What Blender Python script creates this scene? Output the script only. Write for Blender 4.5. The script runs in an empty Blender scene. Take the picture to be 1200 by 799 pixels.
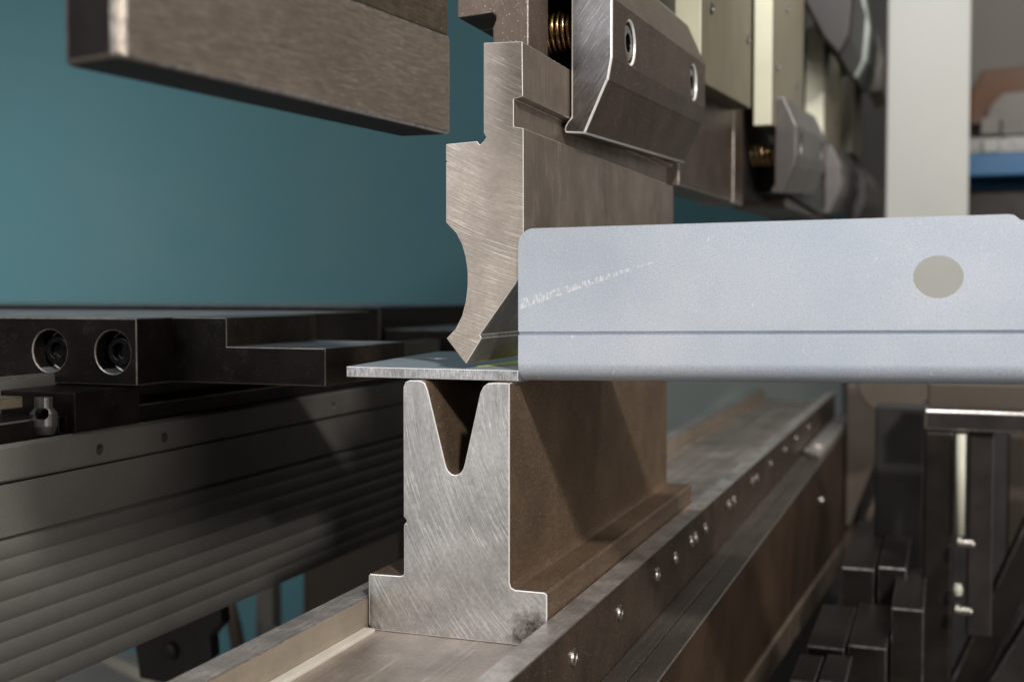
# Press brake tooling close-up.  Lengths are written in centimetres and scaled to metres.
import bpy, bmesh, math, random
from mathutils import Vector
from mathutils.geometry import tessellate_polygon
random.seed(7)
K = 0.01
scn = bpy.context.scene
COL = scn.collection

# ------------------------------------------------------------------ materials
def hexlin(r, g, b):
    f = lambda c: (c/255/12.92) if c/255 <= .04045 else ((c/255+.055)/1.055)**2.4
    return (f(r), f(g), f(b))

class NT:
    def __init__(s, name):
        s.m = bpy.data.materials.new(name); s.m.use_nodes = True
        s.t = s.m.node_tree; s.n = s.t.nodes; s.p = s.n['Principled BSDF']
        s.tc = s.n.new('ShaderNodeTexCoord').outputs['Object']
    def l(s, a, b): s.t.links.new(a, b)
    def math(s, op, a, b=None, clamp=False):
        n = s.n.new('ShaderNodeMath'); n.operation = op; n.use_clamp = clamp
        for i, v in enumerate((a, b)):
            if v is None: continue
            if isinstance(v, (int, float)): n.inputs[i].default_value = v
            else: s.l(v, n.inputs[i])
        return n.outputs[0]
    def noise(s, vec, scale=1., detail=3., rough=.5):
        n = s.n.new('ShaderNodeTexNoise'); n.inputs['Scale'].default_value = scale
        n.inputs['Detail'].default_value = detail; n.inputs['Roughness'].default_value = rough
        s.l(vec, n.inputs['Vector']); return n.outputs['Fac']
    def mapping(s, vec, scale=(1, 1, 1), rot=(0, 0, 0), loc=(0, 0, 0)):
        n = s.n.new('ShaderNodeMapping'); n.inputs['Scale'].default_value = scale
        n.inputs['Rotation'].default_value = rot; n.inputs['Location'].default_value = loc
        s.l(vec, n.inputs['Vector']); return n.outputs[0]
    def ramp(s, v, a, b, lo=0., hi=1.):
        n = s.n.new('ShaderNodeMapRange'); n.clamp = True
        s.l(v, n.inputs[0]); n.inputs[1].default_value = a; n.inputs[2].default_value = b
        n.inputs[3].default_value = lo; n.inputs[4].default_value = hi; return n.outputs[0]
    def sep(s, vec):
        n = s.n.new('ShaderNodeSeparateXYZ'); s.l(vec, n.inputs[0]); return n.outputs
    def comb(s, x, y, z):
        n = s.n.new('ShaderNodeCombineXYZ')
        for i, v in enumerate((x, y, z)):
            if isinstance(v, (int, float)): n.inputs[i].default_value = v
            else: s.l(v, n.inputs[i])
        return n.outputs[0]
    def mixc(s, f, a, b):
        n = s.n.new('ShaderNodeMix'); n.data_type = 'RGBA'
        if isinstance(f, (int, float)): n.inputs[0].default_value = f
        else: s.l(f, n.inputs[0])
        for i, v in ((6, a), (7, b)):
            if isinstance(v, tuple): n.inputs[i].default_value = (*v[:3], 1)
            else: s.l(v, n.inputs[i])
        return n.outputs[2]
    def bump(s, h, strength, dist=.0005):
        n = s.n.new('ShaderNodeBump'); n.inputs['Strength'].default_value = strength
        n.inputs['Distance'].default_value = dist; s.l(h, n.inputs['Height'])
        s.l(n.outputs[0], s.p.inputs['Normal'])

def metal(name, base, rough=.4, metallic=.85, grain=None, gfreq=1500., glen=25., gamp=.35, centre=None,
          axis='x', rot=(0, 0, 0), patch=.25, pscale=25., speck=0., bump=.15, scratch=.3, tint=None, sthr=.64, stains=(), mottle=.12, rub=0.):
    """machined steel.  grain: 'arc' about centre (x,z cm), 'lin' streaks along axis, or None."""
    N = NT(name)
    b2 = tuple(c*(1-patch) for c in base); b3 = tuple(min(1, c*(1+patch)) for c in base)
    if tint: b2 = tint
    pn = N.noise(N.tc, pscale, 4, .6)
    col = N.mixc(N.ramp(pn, .32, .68), b2, b3)
    if grain:
        if grain == 'arc':
            sx, sy, sz = N.sep(N.tc)
            dx = N.math('SUBTRACT', sx, centre[0]*K); dz = N.math('SUBTRACT', sz, centre[1]*K)
            r = N.math('SQRT', N.math('ADD', N.math('MULTIPLY', dx, dx), N.math('MULTIPLY', dz, dz)))
            th = N.math('ARCTAN2', dz, dx)
            v = N.comb(N.math('MULTIPLY', r, gfreq), N.math('MULTIPLY', sy, gfreq*.1), N.math('MULTIPLY', th, glen*.2))
        else:
            sc = {'x': (glen, gfreq, gfreq), 'y': (gfreq, glen, gfreq), 'z': (gfreq, gfreq, glen)}[axis]
            v = N.mapping(N.mapping(N.tc, rot=rot), scale=sc)
        g = N.noise(v, 1., 4, .65)
        g2 = N.noise(N.mapping(v, scale=(.23, .23, .6), loc=(3, 5, 1)), 1., 2, .5)
        f = N.math('ADD', N.math('MULTIPLY', N.math('SUBTRACT', g, .5), gamp*2.2),
                   N.math('MULTIPLY', N.math('SUBTRACT', g2, .5), gamp*1.2))
        mul = N.math('ADD', f, 1.)
        hs = N.n.new('ShaderNodeHueSaturation'); N.l(col, hs.inputs['Color']); N.l(mul, hs.inputs['Value'])
        col = hs.outputs[0]
        # fine bright grinding lines, gathered in drifts by a slow noise, and a few darker ones
        h = N.noise(N.mapping(v, scale=(1.3, 1, 1.3) if axis != 'y' or grain == 'arc' else (1.3, 1.3, 1.3), loc=(9, 2, 4)), 1., 2, .6)
        drift = N.ramp(N.noise(N.tc, 45, 3, .6), .40, .62)
        sm = N.math('MULTIPLY', N.ramp(h, sthr-.04, sthr+.08), drift)
        col = N.mixc(N.math('MULTIPLY', sm, scratch), col, tuple(min(1, c*1.9+.12) for c in base))
        dk = N.ramp(h, .34, .26)
        col = N.mixc(N.math('MULTIPLY', dk, .35*min(1, scratch+.2)), col, tuple(c*.4 for c in base))
        N.l(N.ramp(g, .3, .7, max(.05, rough-.1), min(1, rough+.12)), N.p.inputs['Roughness'])
        if bump: N.bump(g, bump, .0003)
    else:
        n3 = N.noise(N.tc, 900, 3, .6)
        N.l(N.ramp(n3, .3, .7, max(.05, rough-.08), min(1, rough+.1)), N.p.inputs['Roughness'])
        if bump: N.bump(n3, bump, .0003)
    if mottle:
        mo = N.noise(N.tc, 420, 4, .75)
        col = N.mixc(N.ramp(mo, .35, .62, mottle, 0), col, tuple(c*.3 for c in base))
    for (cx, cz, rr, sx_, sz_) in stains:
        ax, ay, az = N.sep(N.tc)
        ex = N.math('MULTIPLY', N.math('SUBTRACT', ax, cx*K), 1/(sx_*K)); ez = N.math('MULTIPLY', N.math('SUBTRACT', az, cz*K), 1/(sz_*K))
        d = N.math('SQRT', N.math('ADD', N.math('MULTIPLY', ex, ex), N.math('MULTIPLY', ez, ez)))
        q = N.math('SUBTRACT', N.math('MULTIPLY', N.noise(N.tc, 260, 5, .7), 2.4), d)
        col = N.mixc(N.ramp(q, .05, 1.1, 0, rr), col, (.07, .05, .038))
    if rub:
        rb = N.math('MULTIPLY', N.ramp(N.noise(N.mapping(N.tc, loc=(4, 1, 7)), 55, 5, .72), .56, .68), N.ramp(N.noise(N.tc, 600, 3, .7), .38, .6))
        col = N.mixc(N.math('MULTIPLY', rb, rub), col, tuple(min(1, c*2.4+.05) for c in base))
    if speck:
        s1 = N.ramp(N.noise(N.tc, 950, 1), .69, .74)
        col = N.mixc(N.math('MULTIPLY', s1, speck), col, (.8, .75, .68))
    N.l(col, N.p.inputs['Base Color'])
    N.p.inputs['Metallic'].default_value = metallic
    return N.m

def plain(name, base, rough=.5, metallic=0., var=.12, scale=30., bump=.08, fine=900):
    N = NT(name)
    n = N.noise(N.tc, scale, 4, .6)
    N.l(N.mixc(N.ramp(n, .3, .7), tuple(c*(1-var) for c in base), tuple(min(1, c*(1+var)) for c in base)), N.p.inputs['Base Color'])
    N.l(N.ramp(n, .3, .7, max(.05, rough-.08), min(1., rough+.08)), N.p.inputs['Roughness'])
    N.p.inputs['Metallic'].default_value = metallic
    if bump: N.bump(N.noise(N.tc, fine, 2), bump, .0004)
    return N.m

M = {}
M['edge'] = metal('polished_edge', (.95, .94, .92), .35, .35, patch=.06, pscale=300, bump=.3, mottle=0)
M['edge_dim'] = metal('worn_edge', (.46, .41, .37), .34, .9, patch=.3, pscale=300, bump=.3)
M['finger_end'] = metal('finger_end_steel', (.085, .062, .045), .4, .6, patch=.4, pscale=40, speck=.3, bump=.15, rub=.4)
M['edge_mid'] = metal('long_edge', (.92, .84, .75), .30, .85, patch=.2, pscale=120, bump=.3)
M['edge_dark'] = metal('dark_worn_edge', (.22, .20, .19), .35, .9, patch=.5, pscale=120, bump=.2)
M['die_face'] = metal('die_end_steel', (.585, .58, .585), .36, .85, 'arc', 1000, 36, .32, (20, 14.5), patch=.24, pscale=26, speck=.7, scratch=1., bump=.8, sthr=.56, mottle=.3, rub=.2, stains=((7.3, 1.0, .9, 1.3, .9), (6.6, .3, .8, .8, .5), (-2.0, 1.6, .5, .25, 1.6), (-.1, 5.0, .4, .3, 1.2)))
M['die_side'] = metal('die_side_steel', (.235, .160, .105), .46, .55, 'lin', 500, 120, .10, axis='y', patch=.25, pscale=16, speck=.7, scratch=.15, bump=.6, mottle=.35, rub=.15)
M['punch_face'] = metal('punch_end_steel', (.53, .46, .405), .40, .85, 'arc', 1050, 34, .20, (9.5, 29.5), patch=.2, pscale=24, speck=.5, scratch=.7, bump=.6, sthr=.57, mottle=.2)
M['punch_side'] = metal('punch_side_steel', (.33, .265, .215), .38, .75, 'lin', 700, 30, .10, axis='z', patch=.28, pscale=18, speck=.4, scratch=.7, bump=.2, sthr=.62, rub=.25)
M['punch_bevel'] = metal('punch_bevel_steel', (.17, .14, .112), .55, .45, patch=.3, pscale=30, speck=.2, bump=.2, rub=.3)
M['holder'] = metal('holder_steel', (.17, .125, .10), .45, .75, 'lin', 800, 100, .2, axis='z', rot=(0, math.radians(20), 0), patch=.2, speck=.5, scratch=.6)
M['clamp_face'] = metal('clamp_end_steel', (.24, .225, .225), .32, .9, 'lin', 800, 60, .22, axis='z', rot=(0, math.radians(-35), 0), patch=.35, pscale=35, speck=.5, scratch=.6, sthr=.6)
M['clamp_side'] = metal('clamp_side_steel', (.088, .060, .043), .38, .5, patch=.32, pscale=30, speck=.6, bump=.12, rub=.35)
M['bar'] = metal('brushed_bar_steel', (.42, .345, .28), .38, .85, 'lin', 900, 25, .10, axis='y', patch=.13, pscale=14, speck=.3, scratch=.5, bump=.4, sthr=.62, mottle=.1, rub=.18)
M['bar_dark'] = metal('bar_dark_steel', (.045, .04, .038), .4, .6, patch=.3, bump=.1)
M['bar_top'] = metal('bar_upper_steel', (.17, .13, .09), .45, .8, 'lin', 900, 60, .2, axis='y', patch=.3, speck=.4)
M['rail_top'] = metal('rail_top_steel', (.50, .46, .43), .38, .55, 'lin', 500, 60, .22, axis='y', patch=.3, pscale=45, speck=.5, scratch=.5, bump=.6, mottle=.35, rub=.2)
M['rail_floor'] = metal('rail_floor_steel', (.42, .355, .305), .38, .6, 'lin', 420, 4, .4, axis='y', patch=.25, pscale=22, speck=.3, scratch=.6, bump=.4, mottle=.2, rub=.3)
M['rail_tan'] = metal('rail_inner_steel', (.36, .305, .24), .5, .5, 'lin', 420, 14, .12, axis='y', patch=.12, bump=.2, scratch=.2)
M['rail_dark'] = metal('rail_side_steel', (.115, .083, .062), .42, .6, patch=.3, pscale=25, speck=.5, bump=.15, rub=.3)
M['ledge'] = metal('bed_ledge_steel', (.15, .128, .11), .42, .65, 'lin', 300, 10, .10, axis='y', patch=.2, pscale=14, speck=.6, bump=.15, scratch=.1)
M['bed'] = metal('bed_side_steel', (.115, .072, .046), .45, .6, patch=.3, pscale=15, speck=.4, bump=.1)
M['bed_tan'] = metal('bed_flange_steel', (.28, .21, .155), .45, .6, patch=.3, pscale=15, bump=.1)
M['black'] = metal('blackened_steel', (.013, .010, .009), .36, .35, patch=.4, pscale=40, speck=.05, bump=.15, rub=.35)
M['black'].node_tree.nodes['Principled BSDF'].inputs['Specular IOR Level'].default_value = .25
M['black_sheen'] = metal('blackened_steel_sheen', (.33, .35, .37), .5, .6, patch=.35, pscale=30, speck=.3, bump=.1, rub=.3)  # pale sheen of the finger tops put into the base colour
M['black_gloss'] = metal('shaded_socket_steel', (.035, .034, .035), .22, .9, patch=.3, pscale=200, bump=.2)
M['gauge'] = metal('gauge_beam_alloy', (.19, .18, .165), .5, .45, patch=.2, pscale=6, bump=.1)
M['gauge_l'] = metal('gauge_small_parts', (.16, .155, .15), .35, .7, patch=.3, pscale=60)
M['dark'] = plain('dark_paint', (.018, .016, .015), .55, 0, .3, 20)
M['dark_metal'] = metal('dark_rack_steel', (.03, .024, .02), .38, .5, patch=.4, pscale=25, bump=.1)
M['frame'] = plain('dark_frame_paint', (.032, .026, .024), .4, .1, .3, 20)
M['upper_pale'] = plain('upper_clamp_paint', (.30, .33, .30), .5, .2, .1, 20)
M['strip'] = plain('pale_guide_strip', (.72, .68, .60), .4, .2, .08, 40)
M['clamp_pale'] = metal('pale_far_clamp_steel', (.30, .26, .23), .45, .5, patch=.3, pscale=12, bump=.1)
M['upper_dark'] = metal('upper_clamp_steel', (.018, .013, .011), .5, .3, patch=.3, pscale=12, bump=.1)
M['clamp_far'] = metal('far_clamp_steel', (.15, .135, .13), .42, .7, patch=.3, pscale=12, bump=.1)
M['cream'] = plain('cream_paint', (.62, .60, .46), .45, 0, .06, 25)
M['olive'] = plain('olive_paint', (.205, .182, .125), .5, .2, .16, 28)
M['olive_d'] = plain('olive_dark_paint', (.16, .13, .09), .5, .2, .2, 40)  # darker olive, on block undersides and the carriage plate
M['column'] = plain('pale_column_paint', (.43, .43, .395), .5, 0, .06, 6)
M['tan_post'] = plain('tan_post_paint', (.085, .065, .05), .6, 0, .15, 8)
M['white_tube'] = plain('white_tube_paint', (.62, .60, .50), .4, 0, .08, 10)
M['teal'] = plain('teal_wall_paint', (.040, .120, .145), .8, 0, .06, 3, .1, 120)
M['panel_grey'] = plain('grey_green_panel_paint', (.30, .35, .34), .7, 0, .06, 4)
M['wall_grey'] = plain('grey_wall_paint', (.17, .155, .14), .8, 0, .08, 3)
M['orange'] = plain('orange_crate_plastic', (.10, .034, .008), .5, 0, .2, 8)
M['blue'] = plain('blue_shelf_paint', (.022, .13, .30), .4, 0, .08, 8)
M['grey_box'] = plain('grey_carton', (.22, .205, .185), .7, 0, .15, 12)
M['steel_lite'] = metal('bright_small_steel', (.62, .58, .54), .28, 1., patch=.25, pscale=200, bump=.2)
M['brass'] = metal('brass_spring_wire', (.62, .44, .22), .25, 1., patch=.15, pscale=200, bump=.1)
M['floor'] = plain('concrete_floor', (.12, .115, .11), .7, 0, .2, 4)

def make_galv():
    N = NT('galvanised_sheet')
    a = N.noise(N.tc, 1500, 3, .8); b = N.noise(N.tc, 12, 4, .6); c = N.noise(N.mapping(N.tc, scale=(1, 1, .6)), 700, 3, .7)
    col = N.mixc(N.ramp(b, .3, .7), (.54, .61, .72), (.68, .725, .80))
    col = N.mixc(N.ramp(a, .50, .66, 0, .60), col, (.22, .28, .36))
    col = N.mixc(N.ramp(c, .55, .72, 0, .40), col, (.85, .89, .94))
    # long rub mark: a broken bright line climbing to the right (local object space, cm)
    sx, sy, sz = N.sep(N.tc)
    ang = math.radians(16.7)
    x0, z0 = 6.2*K, 3.95*K
    dx = N.math('SUBTRACT', sx, x0); dz = N.math('SUBTRACT', sz, z0)
    u = N.math('ADD', N.math('MULTIPLY', dx, math.cos(ang)), N.math('MULTIPLY', dz, math.sin(ang)))
    v = N.math('ABSOLUTE', N.math('SUBTRACT', N.math('MULTIPLY', dz, math.cos(ang)), N.math('MULTIPLY', dx, math.sin(ang))))
    width = N.ramp(u, 0, .075, .0026, .0005)
    inside = N.math('MULTIPLY', N.math('LESS_THAN', v, width), N.math('MULTIPLY', N.math('GREATER_THAN', u, -.001), N.math('LESS_THAN', u, .076)))
    strokes = N.noise(N.mapping(N.tc, rot=(0, math.radians(12), 0), scale=(1100, 1, 250)), 1., 2, .6)
    gaps = N.noise(N.mapping(N.tc, scale=(250, 1, 250)), 1., 2, .5)
    m = N.math('MULTIPLY', inside, N.math('MULTIPLY', N.ramp(strokes, .46, .54), N.ramp(gaps, .38, .5)))
    col = N.mixc(N.math('MULTIPLY', m, .62), col, (1, 1, 1))
    # a few small nicks
    nick = N.ramp(N.noise(N.mapping(N.tc, scale=(1, 1, .45)), 420, 0), .83, .86)
    col = N.mixc(N.math('MULTIPLY', nick, .6), col, (.95, .96, 1))
    N.l(col, N.p.inputs['Base Color'])
    N.l(N.ramp(a, .3, .7, .38, .58), N.p.inputs['Roughness']); N.p.inputs['Metallic'].default_value = .35
    N.bump(a, .35, .0003)
    return N.m
M['galv'] = make_galv()
M['galv_top'] = metal('sheet_top_zinc', (.50, .58, .64), .45, .5, patch=.10, pscale=25, speck=.1, bump=.1)
M['sheared'] = metal('sheared_edge', (.62, .63, .66), .35, .9, 'lin', 1700, 180, .9, axis='z', patch=.3, pscale=120, scratch=1., sthr=.52, bump=.8)
M['sheet_glint'] = plain('yellow_green_glint', (.80, .90, .05), .35, 0, .15, 40)  # yellow-green reflection on the sheet, given as a colour
M['sheet_glint_pale'] = plain('pale_green_glint', (.65, .80, .72), .35, 0, .1, 40)  # paler reflection next to it, also given as a colour

# ------------------------------------------------------------------ geometry helpers
def box(bm, x0, x1, y0, y1, z0, z1, k=0., yk=0.):
    vs = [bm.verts.new((x*K, y*K, (z+k*(y-yk))*K)) for x, y, z in
          ((x0, y0, z0), (x1, y0, z0), (x1, y1, z0), (x0, y1, z0), (x0, y0, z1), (x1, y0, z1), (x1, y1, z1), (x0, y1, z1))]
    for f in ((3, 2, 1, 0), (4, 5, 6, 7), (0, 1, 5, 4), (1, 2, 6, 5), (2, 3, 7, 6), (3, 0, 4, 7)):
        bm.faces.new([vs[i] for i in f])

def ccw(p):
    return p if sum(a[0]*b[1]-b[0]*a[1] for a, b in zip(p, p[1:]+p[:1])) > 0 else p[::-1]

def prism(bm, pts, axis, a, b, k=0., yk=0., fa=None):
    """polygon pts extruded from a to b along axis. axis y: pts=(x,z); axis z: pts=(x,y); axis x: pts=(y,z)."""
    pts = ccw(list(pts))
    def mk(p, h):
        if axis == 'y': c = (p[0], h, p[1])
        elif axis == 'z': c = (p[0], p[1], h)
        else: c = (h, p[0], p[1])
        c = (c[0], c[1], c[2]+k*(c[1]-yk))
        if fa: c = fa(c)
        return bm.verts.new((c[0]*K, c[1]*K, c[2]*K))
    A = [mk(p, a) for p in pts]; B = [mk(p, b) for p in pts]; n = len(pts)
    fs = [bm.faces.new(A), bm.faces.new(B[::-1])]
    for i in range(n):
        j = (i+1) % n; fs.append(bm.faces.new((A[i], B[i], B[j], A[j])))
    bmesh.ops.recalc_face_normals(bm, faces=fs)
    return fs

def ring_pts(cx, cy, r, a0, a1, n):
    return [(cx+r*math.cos(math.radians(a0+(a1-a0)*i/n)), cy+r*math.sin(math.radians(a0+(a1-a0)*i/n))) for i in range(n+1)]

def revolve(bm, c, axis, prof, n=32):
    """prof: list of (distance along axis, radius) in cm"""
    ax = {'x': Vector((1, 0, 0)), 'y': Vector((0, 1, 0)), 'z': Vector((0, 0, 1))}[axis] if isinstance(axis, str) else Vector(axis).normalized()
    u = ax.orthogonal().normalized(); w = ax.cross(u); c = Vector(c); rings = []
    for d, r in prof:
        rings.append([bm.verts.new((c+ax*d+(u*math.cos(2*math.pi*i/n)+w*math.sin(2*math.pi*i/n))*max(r, 1e-4))*K) for i in range(n)])
    fs = []
    for a, b in zip(rings, rings[1:]):
        for i in range(n): fs.append(bm.faces.new((a[i], a[(i+1) % n], b[(i+1) % n], b[i])))
    fs.append(bm.faces.new(rings[0][::-1])); fs.append(bm.faces.new(rings[-1]))
    bmesh.ops.recalc_face_normals(bm, faces=fs)

def tube(bm, pts, r, n=12):
    P = [Vector(p) for p in pts]; rings = []
    u = None
    for i, p in enumerate(P):
        d = (P[min(i+1, len(P)-1)]-P[max(i-1, 0)]).normalized()
        u = d.orthogonal().normalized() if u is None else (u-d*u.dot(d)).normalized()
        w = d.cross(u)
        rings.append([bm.verts.new((p+(u*math.cos(2*math.pi*j/n)+w*math.sin(2*math.pi*j/n))*r)*K) for j in range(n)])
    fs = []
    for a, b in zip(rings, rings[1:]):
        for j in range(n): fs.append(bm.faces.new((a[j], a[(j+1) % n], b[(j+1) % n], b[j])))
    fs.append(bm.faces.new(rings[0][::-1])); fs.append(bm.faces.new(rings[-1]))
    bmesh.ops.recalc_face_normals(bm, faces=fs)

def bar_between(bm, p, q, w, h):
    """rectangular bar from p to q; w horizontal half width, h half height"""
    p, q = Vector(p), Vector(q); d = (q-p).normalized()
    s = d.cross(Vector((0, 1, 0))).normalized()*h; t = Vector((0, 1, 0))*w
    A = [bm.verts.new((p+a*s+b*t)*K) for a, b in ((-1, -1), (1, -1), (1, 1), (-1, 1))]
    B = [bm.verts.new((q+a*s+b*t)*K) for a, b in ((-1, -1), (1, -1), (1, 1), (-1, 1))]
    fs = [bm.faces.new(A), bm.faces.new(B[::-1])]+[bm.faces.new((A[i], B[i], B[(i+1) % 4], A[(i+1) % 4])) for i in range(4)]
    bmesh.ops.recalc_face_normals(bm, faces=fs)

def root(name, loc, label, cat, group=None):
    o = bpy.data.objects.new(name, None); COL.objects.link(o); o.location = [c*K for c in loc]
    o.empty_display_size = .01
    o['label'] = label; o['category'] = cat
    if group: o['group'] = group
    return o

def part(name, bm, mats, parent=None, bevel=0., seg=2, edge=None, cut=None, smooth=False, assign=None, rim=None):
    me = bpy.data.meshes.new(name)
    if parent is not None:
        off = world_loc(parent)
        bmesh.ops.translate(bm, verts=bm.verts, vec=-off)
    bm.to_mesh(me); bm.free()
    mats = mats if isinstance(mats, (list, tuple)) else [mats]
    for m in mats: me.materials.append(M[m])
    if edge: me.materials.append(M[edge])
    o = bpy.data.objects.new(name, me); COL.objects.link(o)
    if cut is not None:
        if parent is not None: bmesh.ops.translate(cut, verts=cut.verts, vec=-off)
        cm = bpy.data.meshes.new('cut'); cut.to_mesh(cm); cut.free()
        co = bpy.data.objects.new('cut', cm); COL.objects.link(co)
        md = o.modifiers.new('b', 'BOOLEAN'); md.object = co; md.operation = 'DIFFERENCE'; md.solver = 'EXACT'
        dg = bpy.context.evaluated_depsgraph_get(); dg.update()
        nm = bpy.data.meshes.new_from_object(o.evaluated_get(dg)); o.modifiers.clear()
        nm.name = name; o.data = nm; me = nm
        bpy.data.objects.remove(co); bpy.data.meshes.remove(cm)
    if assign:
        for p in me.polygons: p.material_index = assign(p.normal, p.center/K)
    if smooth:
        for p in me.polygons: p.use_smooth = True
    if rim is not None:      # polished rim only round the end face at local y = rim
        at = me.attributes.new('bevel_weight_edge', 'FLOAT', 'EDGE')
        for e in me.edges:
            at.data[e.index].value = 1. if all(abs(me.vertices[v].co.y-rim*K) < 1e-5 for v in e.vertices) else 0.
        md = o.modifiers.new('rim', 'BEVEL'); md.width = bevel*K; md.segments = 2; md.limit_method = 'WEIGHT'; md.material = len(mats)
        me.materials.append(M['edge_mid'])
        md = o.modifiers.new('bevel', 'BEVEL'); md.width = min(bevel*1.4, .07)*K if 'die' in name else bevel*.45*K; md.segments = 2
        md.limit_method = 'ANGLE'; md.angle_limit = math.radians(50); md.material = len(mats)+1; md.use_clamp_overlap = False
        bevel = 0
    if bevel:
        md = o.modifiers.new('bevel', 'BEVEL'); md.width = bevel*K; md.segments = seg
        md.limit_method = 'ANGLE'; md.angle_limit = math.radians(28)
        if edge: md.material = len(mats)
    if parent is not None: o.parent = parent
    return o

def world_loc(o):
    v = Vector(o.location)
    while o.parent: o = o.parent; v += Vector(o.location)
    return v

def tag(o, label, cat, group=None, kind=None):
    o['label'] = label; o['category'] = cat
    if group: o['group'] = group
    if kind: o['kind'] = kind
    return o

def copy_tree(o, parent=None):
    c = o.copy(); COL.objects.link(c); c.parent = parent
    for ch in [x for x in bpy.data.objects if x.parent == o]: copy_tree(ch, c)
    return c

def B(): return bmesh.new()
def sockethead(bm, c, axis, r, h):
    """cap screw head with a hexagonal-looking recess; axis points outwards"""
    revolve(bm, c, axis, [(-h, r), (-.12*r, r), (0, r*.88), (0, r*.52), (-.5*h, r*.48), (-.5*h, 0.001)], 6*4)

front = lambda n, c: 0 if abs(n.y) > .9 else 1

# ------------------------------------------------------------------ lower die
die = root('v_die', (0, 0, -.1), 'grey steel die with a deep V notch, standing on the rail under the sheet', 'press die')
prof = [(0, 13.05), (.12, 13.32), (.35, 13.42), (1.0, 13.43), (1.25, 13.3), (1.42, 12.9), (2.40, 9.12), (2.47, 8.90), (2.58, 8.72), (2.75, 8.58), (2.95, 8.53),
        (3.15, 8.58), (3.32, 8.72), (3.43, 8.90), (3.50, 9.12), (4.38, 12.85), (4.55, 13.2), (4.8, 13.38), (5.2, 13.42), (6.0, 13.42), (6.0, 3.1), (6.08, 2.86), (6.3, 2.76),
        (7.9, 2.76), (8.04, 2.62), (8.04, 1.3), (8.04, .1), (7.9, -.1), (-1.85, -.1), (-2.1, .2), (-2.1, 2.8), (-2.0, 2.92),
        (-.25, 2.95), (-.05, 3.0), (0, 3.1), (0, 5.75), (.16, 5.85), (.16, 6.0), (0, 6.15)]
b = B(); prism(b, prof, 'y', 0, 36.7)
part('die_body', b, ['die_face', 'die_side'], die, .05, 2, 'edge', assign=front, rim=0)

# ------------------------------------------------------------------ punch
pun = root('punch', (3.3, .9, 14.2), 'tan steel goose-neck punch blade above the V notch with its tip on the sheet', 'punch')
pp = [(4.24, 30.98), (6.37, 30.90), (6.40, 28.1), (5.9, 28.0), (5.9, 26.58), (6.43, 26.48), (6.45, 19.1), (4.02, 15.85), (4.11, 15.66), (3.22, 14.3),
      (2.12, 15.63), (2.62, 16.12), (3.0, 16.8), (3.22, 17.6), (3.32, 18.4), (3.32, 19.2), (3.2, 19.95), (3.0, 20.6), (2.66, 21.2), (2.1, 21.75),
      (2.1, 24.9), (2.2, 24.93), (2.1, 24.98), (2.1, 25.85), (3.86, 25.93), (4.02, 25.74), (4.22, 25.9), (4.38, 26.1), (4.24, 26.35)]
b = B(); prism(b, pp, 'y', .9, 36.6)
part('punch_body', b, ['punch_face', 'punch_side', 'punch_bevel'], pun, .075, 2, 'edge', assign=lambda n, c: 0 if abs(n.y) > .9 else (2 if n.x > .2 and n.z < -.2 else 1), rim=0)

# ------------------------------------------------------------------ bent sheet
sh = root('bent_sheet', (0, .6, 13.45), 'pale blue-grey galvanised sheet bent up into a long flange with one round hole', 'sheet metal part')
zt, th = 14.03, .55
b = B()
tab = [(-3.75, .7), (-3.65, .6), (6.25, .6), (6.25, 17.5), (-5.1, 18.3), (-5.55, 18.1), (-5.75, 17.4)]
prism(b, tab, 'z', zt-th, zt)
cut = B(); revolve(cut, (-2.4, 9.3, 13.7), 'z', [(-1, .85), (1, .85)], 32)
part('web_tab', b, ['galv_top', 'sheared'], sh, .03, 2, 'edge', cut=cut, assign=lambda n, c: 0 if abs(n.z) > .8 else 1)
b = B()
R = .95
outer = [(.6+R-R*math.cos(math.radians(a)), zt-th+R-R*math.sin(math.radians(a))) for a in range(90, -1, -6)]   # bend, (y,z)
inner = [(.6+R-(R-th)*math.cos(math.radians(a)), zt-th+R-(R-th)*math.sin(math.radians(a))) for a in (0, 30, 60, 90)]
secp = [(17.5, zt-th)] + outer + [(.6, 15.82), (.80, 15.88), (.80, 16.06), (.6, 16.04), (.6, 21.32), (.6+th*.6, 21.32), (.6+th*.6, 16.4), (.6+th, 15.9)] + inner + [(17.5, zt)]
def warp(c):
    t = (c[0]-6.25)/30.; u = (c[2]-13.5)/7.8
    return (c[0]+.0*u, c[1], c[2]+t*(.50*(1-u)+.27*u))
prism(b, secp, 'x', 6.26, 36.5, fa=warp)
cut = B()
revolve(cut, (26.55, 1, 18.74), 'y', [(-3, .97), (3, .97)], 48)
for v in cut.verts: v.co.x = 26.6*K+(v.co.x-26.55*K)*1.12      # the hole is slightly oval
# rounded upper left corner and stepped right end
r = .85; cx, cz = 6.26+r, 21.33-r
prism(cut, [(5.5, 22.5), (5.5, cz)] + [(cx-r*math.cos(math.radians(a)), cz+r*math.sin(math.radians(a))) for a in range(0, 91, 10)] + [(cx, 22.5)], 'y', -1, 3)
prism(cut, [(29.55, 22.5), (29.55, 21.52), (29.75, 21.48), (30.02, 21.25), (37, 21.25), (37, 22.5)], 'y', -1, 3)
part('flange', b, ['galv'], sh, .04, 2, 'edge', cut=cut)
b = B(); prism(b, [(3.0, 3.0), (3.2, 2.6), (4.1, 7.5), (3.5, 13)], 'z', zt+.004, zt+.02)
part('glint_strip', b, 'sheet_glint', sh)  # thin strip painted as the reflection beside the punch tip

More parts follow.
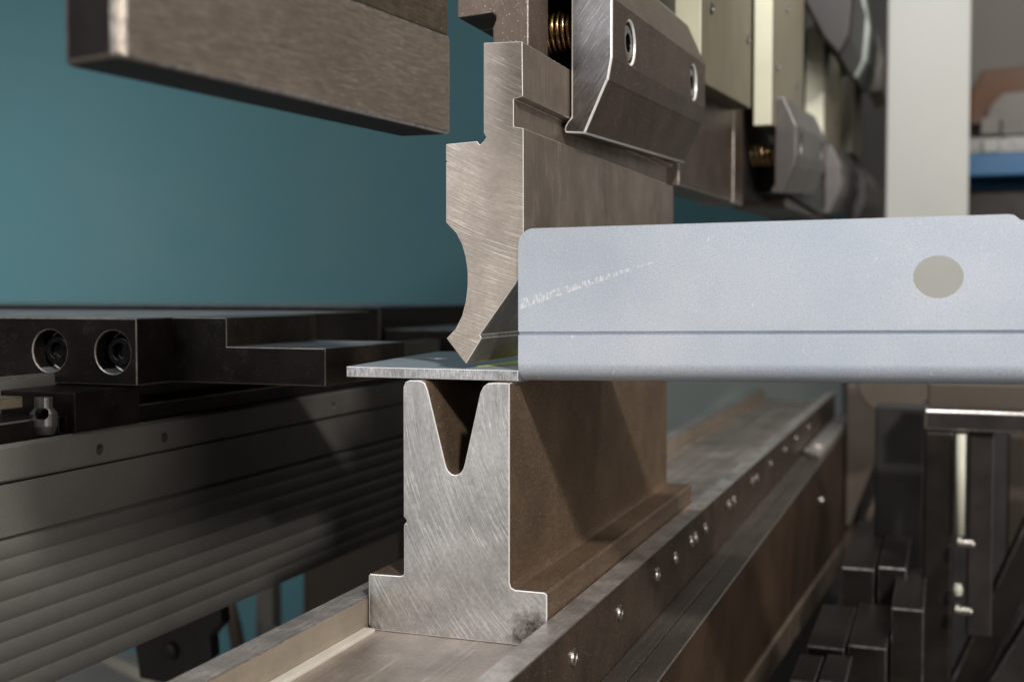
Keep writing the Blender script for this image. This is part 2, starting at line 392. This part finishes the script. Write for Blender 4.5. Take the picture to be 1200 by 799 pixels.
# ------------------------------------------------------------------ die rail
rail = root('die_rail', (3, -30, -4), 'long ground steel rail running away beneath the die, with upstanding lips', 'machine rail')
YA, YB = -32, 150
b = B(); prism(b, [(-3.8, -4), (9.6, -4), (9.6, 1.38), (8.1, 1.38), (8.1, -.12), (-2.2, -.12), (-2.2, 1.62), (-3.8, 1.62)], 'y', YA, YB)
def railm(n, c):
    if n.z > .8: return 0 if c.z+(-4) > .6 else 1
    if n.x > .8: return 2 if c.x+3 < 0 else 3
    return 3
part('rail_body', b, ['rail_top', 'rail_floor', 'rail_tan', 'rail_dark'], rail, .05, 2, 'edge_dim', assign=railm)
b = B(); box(b, -2.19, -1.55, YA, -.35, -.115, .10)
part('guide_strip', b, 'strip', rail, .03)
sy = [-.66, 8.3, 17.76, 23.3, 28.8, 30.4, 34.3, 45, 47.6, 58.3, 61, 71.2, 83, 94, 108.5]
for i, y in enumerate(sy):
    b = B(); revolve(b, (9.6, y, -.15+random.uniform(-.08, .08)), 'x', [(-.1, .46), (.08, .46), (.16, .39), (.06, .28), (.14, .21), (.14, .13), (-.06, .12), (-.06, .001)], 20)
    part('set_screw', b, 'steel_lite', rail, smooth=False)

bed = root('machine_bed', (11, -30, -12), 'brown steel press bed with a grey ledge, right of the die rail', 'machine bed')
b = B(); box(b, 9.62, 10.95, YA, 190, -9, -3.0)
part('inner_ledge', b, ['ledge'], bed, .06, 2, 'edge_dark')
b = B(); prism(b, [(YA, -2.97), (190, -2.97), (190, -24), (111, -18.2), (34, -12), (YA, -7.4)], 'x', 11.03, 12.6)
part('bed_plate', b, ['bed', 'ledge'], bed, .07, 2, 'edge_dim', assign=lambda n, c: 1 if n.z > .8 else 0)
b = B(); prism(b, [(YA, -7.45), (34, -12.05), (111, -18.25), (190, -24.05), (190, -28), (111, -21.5), (34, -14.5), (YA, -10.4)], 'x', 11.2, 12.9)
part('lower_flange', b, 'bed_tan', bed, .06, 2, 'edge_dim')
b = B(); revolve(b, (12.6, 95, -8), 'x', [(-.1, .7), (.3, .7), (.45, .4)], 20); part('plate_bolt', b, 'steel_lite', bed)
b = B(); prism(b, [(9.8, 100), (12.3, 96), (12.45, 150), (9.9, 150)], 'z', -2.97, -2.3)
revolve(b, (11.2, 104, -2.3), 'z', [(-.05, 1.0), (.35, 1.0), (.5, .8)], 20)
tag(part('lit_ledge_end', b, 'rail_top', None, .3, 3), 'pale slab for the lit far end of the grey ledge beside the rail', 'steel block')  # pale block painted as the ledge end catching light

# ------------------------------------------------------------------ punch holder
hol = root('punch_holder', (4.4, 5, 30.9), 'dark brown steel punch holder with a hooked left arm, on top of the punch tang', 'tool holder')
b = B()
hp = [(1.15, 33.6), (1.15, 42), (5.35, 42), (5.35, 31.0), (3.38, 31.0), (3.38, 32.55), (3.2, 32.9), (3.42, 33.45), (1.3, 33.42)]
hp = [(1.2, 33.55), (1.2, 42), (5.42, 42), (5.42, 31.02), (3.32, 31.02), (3.32, 32.6), (3.5, 33.0), (3.5, 33.2), (3.3, 33.42), (1.2, 33.3)]
prism(b, hp, 'y', 4.6, 8.0)
prism(b, [(x if x < 5 else 4.3, z) for x, z in hp], 'y', 8.0, 38)
part('holder_body', b, ['holder'], hol, .09, 2, 'edge_dim')
b = B(); box(b, 4.32, 6.45, 14, 37, 31.05, 42); part('cavity_shade', b, 'dark', hol)  # dark block standing in for the deep shade of the cavity
b = B(); box(b, 4.32, 6.45, 8.2, 13.9, 35.9, 42); part('cavity_roof', b, 'clamp_side', hol, .05)
b = B()
pts = []
for i in range(6*20+1):
    a = i/20*2*math.pi; pts.append((4.5+i/120*1.95, 10.9+.95*math.cos(a), 33.5+1.15*math.sin(a)))
tube(b, pts, .11, 8); part('coil_spring', b, 'brass', hol, smooth=True)

def clamp(name, y0, y1, k, dx, z0, label, scale=1., group='clamp plates along the upper beam', screws=None):
    """plate with bevelled lower and upper outer edges; z0 = height of its lower tip at y0"""
    s = scale
    P = [(6.10, .1), (7.33, 0), (8.62, 2.85), (8.72, 3.0), (8.95, 4.25), (8.95, 7.6), (7.5, 10.9), (6.5, 10.9), (6.5, 1.0), (6.28, .75), (6.1, .45)]
    P = [((x-7.5)*s+7.5+dx, z*s+z0) for x, z in P]
    rt = root(name, (7.5+dx, y0, z0), label, 'clamp', group)
    b = B(); prism(b, P, 'y', y0, y1, k, y0)
    cutb = None
    ys = screws or [y0+4.2, y1-5.]
    if True:
        cutb = B()
        for y in ys: revolve(cutb, (8.95*1+(s-1)*1.45+dx, y, z0+5.7*s+k*(y-y0)), 'x', [(-.9, 1.25*s), (1.5, 1.25*s)], 28)
    part('clamp_plate', b, ['clamp_face', 'clamp_side'] if y0 < 20 else (['clamp_far', 'clamp_far'] if y0 < 150 else ['clamp_far', 'clamp_pale']), rt, .12 if y0 < 20 else .2, 2, 'edge' if y0 < 20 else None, cut=cutb, assign=front)
    for y in ys:
        b = B(); sockethead(b, (8.82+(s-1)*1.45+dx, y, z0+5.7*s+k*(y-y0)), 'x', 1.1*s, .8)
        sc = part('socket_screw', b, ['steel_lite', 'black_gloss'], rt, .03, assign=lambda n, c: 1 if (abs(n.x) < .5 and n.y*(c.y-(y-y0))+n.z*(c.z-(5.7*s+k*(y-y0))) < 0) or (n.x > .9 and math.hypot(c.y-(y-y0), c.z-(5.7*s+k*(y-y0))) < .45*s) else 0)  # socket walls coloured black for the shade inside
        b = B(); revolve(b, (8.82+(s-1)*1.45+dx-.36, y, z0+5.7*s+k*(y-y0)), 'x', [(0, .55*s), (.04, .55*s)], 6)
        part('hex_shade_disc', b, 'black', sc)  # flat dark disc standing in for the shaded hex socket
    return rt
clamp('clamp', 8.9, 36.6, .042, 0, 27.16, 'large sharp brown clamp plate with two socket screws gripping the punch', screws=[13.0, 32.0])
clamp('clamp', 71.5, 103, .075, 3.1, 28.6, 'second clamp plate from the punch, grey and out of focus beside a brass spring', .93)
clamp('clamp', 128.5, 169, .06, 2.9, 30.1, 'third clamp plate from the punch, partly hidden behind the second', .95)
clamp('clamp', 189.5, 242, .045, 2.9, 32.6, 'farthest lower clamp plate, next to the dark gap by the pale column', .98)
for nm, P, y0, y1, mt, lb in (
    ('upper_clamp', [(7.3, 64), (7.6, 58.8), (10.6, 52.9), (12.8, 50.3), (14.2, 53.0), (14.8, 60), (13, 66)], 112, 136, 'upper_dark', 'big dark clamp block at the top edge, nearest of the upper row'),
    ('upper_clamp', [(9.4, 57.5), (12.4, 53.5), (14.1, 56.8), (14.6, 62), (13.4, 69), (9.4, 69)], 150, 172, 'upper_pale', 'pale grey-green clamp block in the middle of the upper row'),
    ('upper_clamp', [(10.8, 60.5), (12.2, 57.2), (14.6, 58.2), (15.1, 64), (13, 70), (10.8, 70)], 190, 215, 'clamp_pale', 'small brown clamp block at the end of the upper row beside the column')):
    b = B(); prism(b, P, 'y', y0, y1, .04, y0)
    tag(part(nm, b, [mt, mt], None, .5, 3, assign=front), lb, 'clamp', 'upper row of clamps on the beam')

# ------------------------------------------------------------------ cream and olive modules of the upper beam
def module(y0, y1, xl, xr, zb, zt_, k, label, screws=(), cream=True):
    rt = root('holder_module', ((xl+xr)/2, y0, zb), label, 'holder block', 'cream and olive holder blocks of the upper beam')
    b = B(); box(b, xl, xr, y0, y1, zb, zt_, k, y0)
    part('block', b, ['cream' if cream else 'olive', 'olive', 'olive_d'], rt, .12, 2,
         assign=lambda n, c: 0 if abs(n.y) > .9 else (2 if n.z < -.8 else 1))
    for y, z in screws:
        b = B(); revolve(b, (xr, y, z), 'x', [(-.1, .5), (.12, .5), (.2, .3), (.05, .25), (.05, .001)], 18)
        part('module_screw', b, 'gauge_l', rt)
    return rt
module(12, 36.5, 3.4, 6.3, 38.4, 56, .04, 'plain olive holder block just above the sharp clamp plate', cream=False)
module(37.2, 62.7, 4.0, 8.5, 34.75, 64, .062, 'widest olive holder block with two screws, cream front edge above the sharp clamp', [(41.1, 41.4), (60.2, 42.7)])
module(68.5, 97, 7.85, 9.75, 35.45, 70, .05, 'holder block with tall cream strip ending above the second clamp spring', [(72.3, 42.2), (90.6, 43.2), (80, 50)])
module(125, 155, 6.9, 9.6, 40.6, 57.5, .05, 'third cream-edged holder block, short and blurred', [(135, 50), (146, 46)])
module(186, 212, 6.4, 9.3, 45.6, 60.5, .05, 'last cream-edged holder block before the dark gap by the column', [(195, 52)])

rp = root('rear_punch', (5, 40, 27), 'dull brown punch segment behind the sharp clamp, its end grey', 'punch')
b = B(); box(b, 3.0, 6.5, 38.5, 64, 26.75, 38, .022, 38)
part('punch_body', b, ['punch_side', 'clamp_side'], rp, .1, 2, 'edge_dim', assign=front)
b = B(); box(b, 3.0, 6.6, 64.2, 70, 27.2, 40, .022, 66)
part('punch_end_block', b, ['clamp_far', 'clamp_side'], rp, .12, 2, 'edge_dim', assign=front)
h2 = root('rear_holder', (5, 88, 30), 'dark holder with a brass spring, between the grey punch end and second clamp', 'tool holder')
b = B(); box(b, 2, 6.4, 70.2, 128, 29.0, 40.5); box(b, 6.4, 9.4, 84, 128, 29.8, 35); part('holder_body', b, 'dark', h2)  # second box is a dark fill for the shaded spring cavity
b = B(); pts = [(6.5+i/100*2.9, 75+1.0*math.cos(i/20*2*math.pi), 33.2+1.1*math.sin(i/20*2*math.pi)) for i in range(101)]
tube(b, pts, .16, 8); part('coil_spring', b, 'brass', h2, smooth=True)
b = B(); box(b, 2.0, 8.6, 90, 230, 28.4, 29.8, .02, 90)
tag(part('lower_tool_strip', b, ['clamp_side'], None, .2), 'blurred brown steel strip running beneath the far clamps', 'tool strip')
b = B(); box(b, -6, 6.3, 40, 230, 41, 80)
tag(part('upper_beam', b, 'clamp_side', None, .3), 'dark upper press beam behind the row of cream holder blocks', 'press beam')
b = B(); box(b, 2.0, 14.5, 262, 280, -60, 120)
tag(part('gap_filler', b, 'dark', None, .3), 'dark filler in the gap just left of the pale column', 'post')  # upright put in to darken the gap in front of the teal wall

# ------------------------------------------------------------------ big bar, upper left
barr = root('steel_bar', (3.5, -15, 25.5), 'wide brushed brown steel bar hanging at upper left, its dark end nearest', 'steel bar')
b = B()
prism(b, [(4.85, -4.9), (2.30, -5.05), (-.55, -24.6), (-.35, -25.0), (1.95, -25.5), (2.24, -25.2)], 'z', 25.5, 30.1)
part('bar_body', b, ['bar', 'bar_dark'], barr, .16, 3, 'edge_dim', assign=lambda n, c: 0 if n.x > .6 else 1)
b = B()
prism(b, [(4.75, -5.0), (2.38, -5.15), (-.45, -24.5), (-.25, -24.9), (1.88, -25.35), (2.14, -25.15)], 'z', 30.12, 36)
part('bar_cap', b, ['bar_top', 'bar_dark'], barr, .05, 2, assign=lambda n, c: 0 if n.x > .6 else 1)

# ------------------------------------------------------------------ back gauge fingers
fg = root('stop_finger', (-15, 6, 12.4), 'black stepped stop finger with two socket screws, pointing at the sheet', 'back gauge finger', 'back gauge stop fingers')
b = B(); box(b, -62, -19.2, 2.86, 34, 12.4, 16.5)
cut = B()
for x in (-25.75, -20.95): revolve(cut, (x, 2.86, 14.42), 'y', [(-1, 1.32), (1.4, 1.32)], 40)
mb = part('mounting_block', b, ['black', 'black_sheen'], fg, .07, 2, 'edge_dim', cut=cut, assign=lambda n, c: 1 if n.z > .8 else 0)
for x in (-25.75, -20.95):
    b = B(); revolve(b, (x, 2.86, 14.42), (0, -1, 0), [(-1.6, .98), (-.75, .98), (-.62, .86), (-.62, .52), (-1.1, .50), (-1.1, .001)], 30)
    part('socket_screw', b, 'black_gloss', fg, .03)
b = B(); prism(b, [(-19.18, 12.4), (-8.2, 12.4), (-8.2, 14.69), (-15.15, 14.69), (-15.15, 16.5), (-19.18, 16.5)], 'y', 6.4, 17.6)
cut = B(); revolve(cut, (-13.6, 17.8, 14.9), 'z', [(-.1, .9), (4, .9)], 24)
part('finger_tip', b, ['black', 'black_sheen', 'finger_end'], fg, .05, 2, 'edge_dim', assign=lambda n, c: 1 if n.z > .8 else (2 if n.x > .8 else 0))
fr = root('stop_finger', (-40, 66, 11), 'rear black stepped stop finger, blurred, in front of the teal wall', 'back gauge finger', 'back gauge stop fingers')
b = B(); prism(b, [(-32.2, 62), (-32.2, 92), (-40, 102), (-150, 102), (-150, 62)], 'z', 10.8, 16.55)
part('mounting_block', b, ['black', 'black_sheen'], fr, .12, 2, 'edge_dark', assign=lambda n, c: 1 if n.z > .8 else 0)
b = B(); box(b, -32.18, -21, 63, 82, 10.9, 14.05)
part('finger_tip', b, ['black', 'black_sheen'], fr, .12, 2, 'edge_dark', assign=lambda n, c: 1 if n.z > .8 else 0)

# ------------------------------------------------------------------ gauge beam
gb = root('gauge_beam', (-22, -30, -4), 'long dark ribbed alloy beam slanting behind the die at left', 'gauge beam')
XB = -20
pr = [(XB, 8.05), (XB, 9.75), (XB-.3, 9.95), (XB-.7, 9.95), (XB-.9, 9.3), (XB-7, 9.3), (XB-7, -4), (XB-.6, -4.0)]
z = -4.0; n = 8; hgt = (4.9+3.9)/n
prof = []
for i in range(n):
    zz = -3.9+i*hgt
    for q in range(6):
        t = q/6
        prof.append((XB-.11+.11*math.sin(math.pi*t)**.8, zz+hgt*t))
prof += [(XB-.3, 4.95), (XB+.05, 5.05), (XB+.05, 7.85), (XB-.18, 7.92), (XB-.18, 8.02)] + pr[:7]
b = B(); prism(b, prof, 'y', -34, 66)
cut = B()
for y in (.4, 6.6, 29, 50): revolve(cut, (XB, y, 8.8), 'x', [(-.8, .33), (1, .33)], 20)
gbm = part('beam_body', b, ['gauge', 'black'], gb, 0, 2, None, cut=cut, assign=lambda n, c: 1 if n.z > .9 and c.z > 8 else 0)
for y in (.4, 6.6, 29, 50):
    b = B(); revolve(b, (XB-.35, y, 8.72), 'x', [(-.2, .3), (0, .24), (.02, .1), (-.1, .001)], 16); part('beam_screw', b, 'gauge_l', gb)
b = B(); box(b, XB-5.2, XB-.9, -34, -1.9, 9.4, 11.0); box(b, XB-5.2, XB-.9, 5.0, 66, 9.4, 11.0)
part('slide_rail', b, 'black', gb, .1, 2, 'edge_dim')
b = B(); box(b, XB-6.5, XB-5.4, -34, 66, 9.9, 13.0); part('rear_flange', b, 'gauge', gb, .1, 2, 'edge_dim')
ca = root('gauge_carriage', (-21, 1, 10), 'dark square carriage block between the gauge beam and the front stop finger', 'carriage')
b = B(); box(b, -27, -20.05, -1.65, 4.25, 9.98, 12.3); part('carriage_block', b, 'black', ca, .08)
b = B(); box(b, -24.5, -21.6, -14, -4.0, 11.6, 12.25); part('carriage_plate', b, 'olive_d', ca, .08, 2, 'edge_dim')
b = B(); revolve(b, (-20.9, -3.2, 10.05), 'z', [(0, .55), (.5, .75), (1.2, .75), (1.5, .5), (2.1, .5)], 24); part('locking_post', b, 'gauge_l', ca)
b = B(); revolve(b, (-20.3, -3.9, 11.3), 'x', [(-.3, .32), (.1, .32), (.1, .15), (-.1, .14), (-.1, .001)], 18); part('post_bolt', b, 'black_gloss', ca)
b = B(); revolve(b, (-21.8, -7.0, 12.25), 'z', [(0, .45), (.12, .45), (.2, .2)], 18); part('plate_screw', b, 'steel_lite', ca)

# things below the beam
def single(name, bm, mat, label, cat, bevel=.2, edge=None, group=None, smooth=False):
    return tag(part(name, bm, mat, None, bevel, 2, edge, smooth=smooth), label, cat, group)
b = B(); box(b, -69, -52, 108, 120, -60, -14)
single('support_pillar', b, ['tan_post'], 'wide brown support pillar below the beam, left of the die', 'machine leg', .4)
b = B(); box(b, -76.5, -73.4, 106, 109, -70, -14)
single('pale_post', b, ['grey_box'], 'thin pale grey post beside the brown pillar under the beam', 'post', .3)
b = B(); tube(b, [(-80.5, 100, -20), (-76.4, 100, -34), (-75, 100, -42)], 1.1, 12)
single('slanting_tube', b, ['tan_post'], 'slanting brown tube against the teal wall under the beam', 'tube', 0, smooth=True)
b = B()
prism(b, [(-46.5, -19.5), (-39.6, -19.9), (-39.2, -17.4), (-38.2, -16.6), (-38.4, -14.6), (-37.0, -13.2), (-37.4, -10), (-48, -10)], 'y', 38, 39.6)
revolve(b, (-42.6, 37.9, -16.2), (0, -1, 0), [(-.2, .8), (.5, .8), (.7, .5)], 20)
single('black_motor', b, ['dark'], 'black drive housing hanging beneath the gauge beam', 'drive housing', .3)
b = B(); tube(b, [(-56, 44, -20.0), (-44, 40, -20.9), (-33, 36, -22.0)], .75, 14)
single('pale_tube', b, ['white_tube'], 'cream tube lying under the black drive housing at the bottom edge', 'tube', 0, smooth=True)
b = B(); tube(b, [(-39.8, 50, -17.6), (-33.5, 52, -18.3)], .8, 12)
single('short_pale_tube', b, ['white_tube'], 'short white tube end right of the black drive housing', 'tube', 0, smooth=True)

# ------------------------------------------------------------------ right side: rack, frame
grp = 'dark steel blocks stacked on the rack at lower right'
blocks = [  # x0,x1,y0,y1,top z,label
    (17.8, 20.93, 60, 85, -8.2, 'block with worn edge at the left of the upper pair'),
    (21.2, 23.86, 60, 88, -7.9, 'block with worn edge at the right of the upper pair'),
    (16.25, 19.39, 45, 59.5, -11.75, 'block with a bolt hole at the left of the lower pair'),
    (19.6, 22.75, 45, 59.7, -11.35, 'block with worn edge at the right of the lower pair'),
    (22.9, 25.6, 48, 64, -8.65, 'tall block with a bright front edge beside the frame post'),
    (15.81, 17.8, 37, 44.5, -12.3, 'lowest left block at the bottom edge of the photo'),
    (18.0, 20.1, 37, 44.6, -12.1, 'lowest right block at the bottom edge of the photo'),
    (21.0, 25.2, 89, 104, -7.0, 'rearmost block just left of the frame post')]
for x0, x1, y0, y1, z1, lb in blocks:
    rt = root('tool_block', ((x0+x1)/2, y0, z1-6), 'dark steel '+lb, 'steel block', grp)
    b = B(); box(b, x0, x1, y0, y1, z1-7, z1); part('block_body', b, 'dark_metal', rt, .16, 3, 'edge_dark')
    if 'bolt' in lb or 'lowest' in lb:
        b = B(); revolve(b, ((x0+x1)/2+.2, y0, z1-1.1), (0, -1, 0), [(-.2, .45), (.05, .45), (.05, .22), (-.15, .2), (-.15, .001)], 16)
        part('block_bolt', b, 'black_gloss', rt)
b = B(); box(b, 14.5, 27, 38, 130, -60, -21); single('rack', b, ['dark'], 'dark rack carrying the stacked steel blocks', 'rack', .2)
b = B(); revolve(b, (20.3, 108, -12.2), 'y', [(0, 2.0), (.2, 3.0), (3, 3.2), (6, 3.2)], 32)
single('round_boss', b, ['tan_post'], 'brown round boss half hidden behind the rearmost steel block', 'boss', 0)
b = B(); revolve(b, (20.7, 110, 6.6), 'y', [(0, 5.0), (1.5, 5.2), (4, 5.2), (5, 4.6)], 48)
single('round_bracket', b, ['tan_post'], 'brown rounded bracket hanging just under the bent sheet at right', 'bracket', .2)
b = B(); prism(b, [(12.9, 4.5), (20.7, 4.5), (20.5, 1.8), (13.6, -17.5), (12.9, -17.5)], 'y', 130, 150); single('brown_guard', b, ['tan_post'], 'blurred brown guard plate below the round bracket', 'guard plate', .3)
b = B(); box(b, 20, 25, 76, 80, -40, 6); single('blue_black_panel', b, ['dark'], 'blue-black panel left of the frame post', 'panel', .2)

fm = root('tube_stand', (29, 60, -25), 'dark square-tube frame with a shiny top rail at lower right', 'frame')
b = B(); box(b, 25.2, 46, 60, 64, 5.25, 7.2); part('top_rail', b, 'frame', fm, .25, 3, 'steel_lite')
b = B(); box(b, 25.4, 46, 66, 70, 6.3, 9.3); part('back_rail', b, 'tan_post', fm, .2)
b = B(); box(b, 25.2, 27.9, 60.2, 63.6, -30, 5.2); part('front_post', b, 'dark_metal', fm, .3)
b = B(); box(b, 29.15, 31.4, 61, 64, -14, 5.2); part('middle_post', b, 'frame', fm, .2)
b = B(); tube(b, [(28.45, 59.2, 5.1), (28.45, 59.2, -4.2)], .42, 16); part('pale_rod', b, 'white_tube', fm, smooth=True)
b = B(); bar_between(b, (37, 72, -3.0), (28.2, 72, -25), 1.5, 1.6); part('diagonal_brace', b, 'dark_metal', fm, .35, 3, 'edge_dark')
b = B(); bar_between(b, (39, 70, -11), (30.5, 70, -27), 1.5, 2.2); part('diagonal_brace', b, 'frame', fm, .2, 2, 'edge_dark')
for x, z in ((28.6, -4.7), (28.5, -10.9)):
    b = B(); revolve(b, (x-.35, 58, z), 'x', [(0, .55), (.35, .6), (.45, .38), (1.3, .38), (1.45, .3)], 18); part('adjusting_knob', b, 'steel_lite', fm)
b = B(); revolve(b, (28.35, 58.5, -9.6), 'z', [(0, .35), (.5, .45), (1.0, .3)], 16); part('rod_tip', b, 'white_tube', fm)
b = B(); box(b, 33.5, 35.2, 80, 83, -12, 7); single('pale_back_post', b, ['tan_post'], 'pale tan post behind the frame near the right edge', 'post', .2)
b = B(); prism(b, [(35.4, -6.5), (35.6, 4.2), (37, 3.6), (40, -1), (40, -7)], 'y', 84, 90)
single('orange_tan_cover', b, ['bed_tan'], 'orange-tan cover behind the frame at the right edge', 'cover', .3)
b = B(); box(b, 24.5, 120, 130, 134, -110, 12); box(b, 13.3, 24.4, 151, 155, -110, -1); box(b, -16, 13.2, 151, 155, -110, -10); single('dark_backing', b, ['dark'], 'dark cabinet panels put in to fill the lower right background', 'backing', .5)  # dark panels added behind the gaps where the background goes dark

# ------------------------------------------------------------------ pale column, shelf
b = B(); box(b, 17.3, 30.2, 150, 172, -5, 110)
single('machine_column', b, ['column'], 'pale cream upright machine column behind the bent sheet', 'column', .35)
b = B(); box(b, 24, 110, 250, 254, -110, 160); single('grey_wall', b, ['wall_grey'], 'grey workshop wall behind the shelf at the right edge', 'wall', 0)
b = B(); box(b, 30, 90, 228, 248, 44.2, 49.2); box(b, 30, 90, 247, 249, 20, 44)
single('blue_shelf', b, ['blue'], 'bright blue shelf edge beside the pale column', 'shelf', .3)
b = B(); box(b, 30, 90, 240, 246, 15, 42); single('shade_backing', b, ['dark_metal'], 'dark slab standing in for the shade beneath the blue shelf', 'backing', .3)  # dark slab in place of the shade below the shelf
b = B(); prism(b, [(31.6, 57), (31.6, 64), (34.2, 69.5), (60, 70.5), (60, 57)], 'y', 240, 246.5)
single('orange_crate', b, ['orange'], 'orange-brown crate with a sloping corner on the blue shelf', 'crate', .4)
b = B(); prism(b, [(34.5, 57), (36, 61), (38.5, 63.5), (60, 64), (60, 57)], 'y', 236, 239.5)
single('grey_roll', b, ['grey_box'], 'grey rounded bundle in front of the orange crate', 'bundle', .5)
b = B(); box(b, 33.8, 37.8, 230, 238, 53.5, 57.3); single('grey_carton', b, ['grey_box'], 'left grey box in the row above the blue shelf', 'box', .3)
b = B(); box(b, 38.1, 46, 230, 238, 53.2, 57.0); single('grey_carton', b, ['grey_box'], 'right grey box in the row above the blue shelf', 'box', .3)
b = B(); box(b, 30.6, 60, 230.5, 238, 49.3, 53.1); single('dark_tray', b, ['gauge_l'], 'dark grey tray standing directly on the blue shelf', 'tray', .3)
b = B(); box(b, 34.2, 37.4, 228.6, 230.2, 49.4, 52.3); single('white_block', b, ['column'], 'small whitish block standing at the front of the blue shelf', 'block', .3)

# ------------------------------------------------------------------ room
b = B(); box(b, -560, 20, 290, 295, -110, 300)
tag(part('teal_wall', b, 'teal'), 'plain teal painted workshop wall behind the machine', 'wall')
b = B(); box(b, -62, 16, 283, 287, -110, 8)
tag(part('room_divider', b, 'panel_grey', None, .4), 'pale grey-green panel low behind the rail, seen right of the die', 'divider')
b = B(); box(b, -560, 200, -200, 320, -112, -110)
o = part('floor', b, 'floor'); o['kind'] = 'structure'; o['label'] = 'dull grey concrete workshop floor'; o['category'] = 'floor'

# ------------------------------------------------------------------ camera
cam = bpy.data.cameras.new('camera'); co = bpy.data.objects.new('camera', cam); COL.objects.link(co)
co.location = (26.9386*K, -56.8678*K, 17.9769*K)
co.rotation_euler = (math.radians(90-2.2676), 0, math.radians(20.089))
cam.sensor_width = 36; cam.lens = 1389/1200*36; cam.clip_start = .01; cam.clip_end = 50
cam.dof.use_dof = True; cam.dof.focus_distance = .64; cam.dof.aperture_fstop = 7.2; cam.dof.aperture_blades = 7
scn.camera = co

# ------------------------------------------------------------------ lamps
def area(name, loc, target, size, power, color, sy=None):
    l = bpy.data.lights.new(name, 'AREA'); l.energy = power; l.color = color
    l.shape = 'RECTANGLE'; l.size = size*K; l.size_y = (sy or size)*K
    o = bpy.data.objects.new(name, l); COL.objects.link(o)
    o.location = [c*K for c in loc]
    d = Vector(target)-Vector(loc); o.rotation_euler = d.to_track_quat('-Z', 'Y').to_euler()
    return o
area('key_lamp', (6+110, -135, 13+128), (6, 5, 13), 14, 38, (1, .96, .91))
area('upper_left_fill', (-60, -150, 110), (0, 0, 15), 90, 8, (.95, .97, 1))  # added soft light behind the camera, brightens the front metal faces
area('front_fill', (-60, -160, 5), (3, 0, 12), 90, 3.2, (1, .96, .91))
area('right_edge_fill', (190, -70, 45), (0, 10, 15), 70, 13, (1, .95, .88), 150)  # added unseen panel that puts highlights on the bevels
area('wall_fill', (-330, 110, 45), (-300, 290, 0), 80, 40, (1, .97, .92))  # unseen light added so the wall is brightest at the left
area('upper_beam_fill', (80, 40, 150), (8, 110, 38), 60, 7, (1, .96, .88))  # unseen fill over the upper beam, no fixture there
area('far_clamp_fill', (22, 55, 82), (14, 195, 42), 20, 4.5, (.97, .98, 1))  # added unseen fill for the far clamps and cream block fronts
area('shelf_fill', (60, 190, 110), (42, 235, 55), 30, 1.3, (1, .96, .9))  # unseen fill aimed at the shelf, no fixture there

w = bpy.data.worlds.new('World'); scn.world = w; w.use_nodes = True
bg = w.node_tree.nodes['Background']
nt = w.node_tree; tcw = nt.nodes.new('ShaderNodeTexCoord'); sp = nt.nodes.new('ShaderNodeSeparateXYZ')
mr = nt.nodes.new('ShaderNodeMapRange'); mr.inputs[1].default_value = -.3; mr.inputs[2].default_value = .9
mx = nt.nodes.new('ShaderNodeMix'); mx.data_type = 'RGBA'
mx.inputs[6].default_value = (.22, .165, .12, 1); mx.inputs[7].default_value = (.75, .80, .85, 1)
nt.links.new(tcw.outputs['Generated'], sp.inputs[0]); nt.links.new(sp.outputs[2], mr.inputs[0]); nt.links.new(mr.outputs[0], mx.inputs[0])
nt.links.new(mx.outputs[2], bg.inputs[0]); bg.inputs[1].default_value = .18

scn.view_settings.view_transform = 'Standard'; scn.view_settings.look = 'None'
scn.view_settings.exposure = 0; scn.view_settings.gamma = 1
scn.cycles.use_denoising = True
scn.cycles.max_bounces = 6
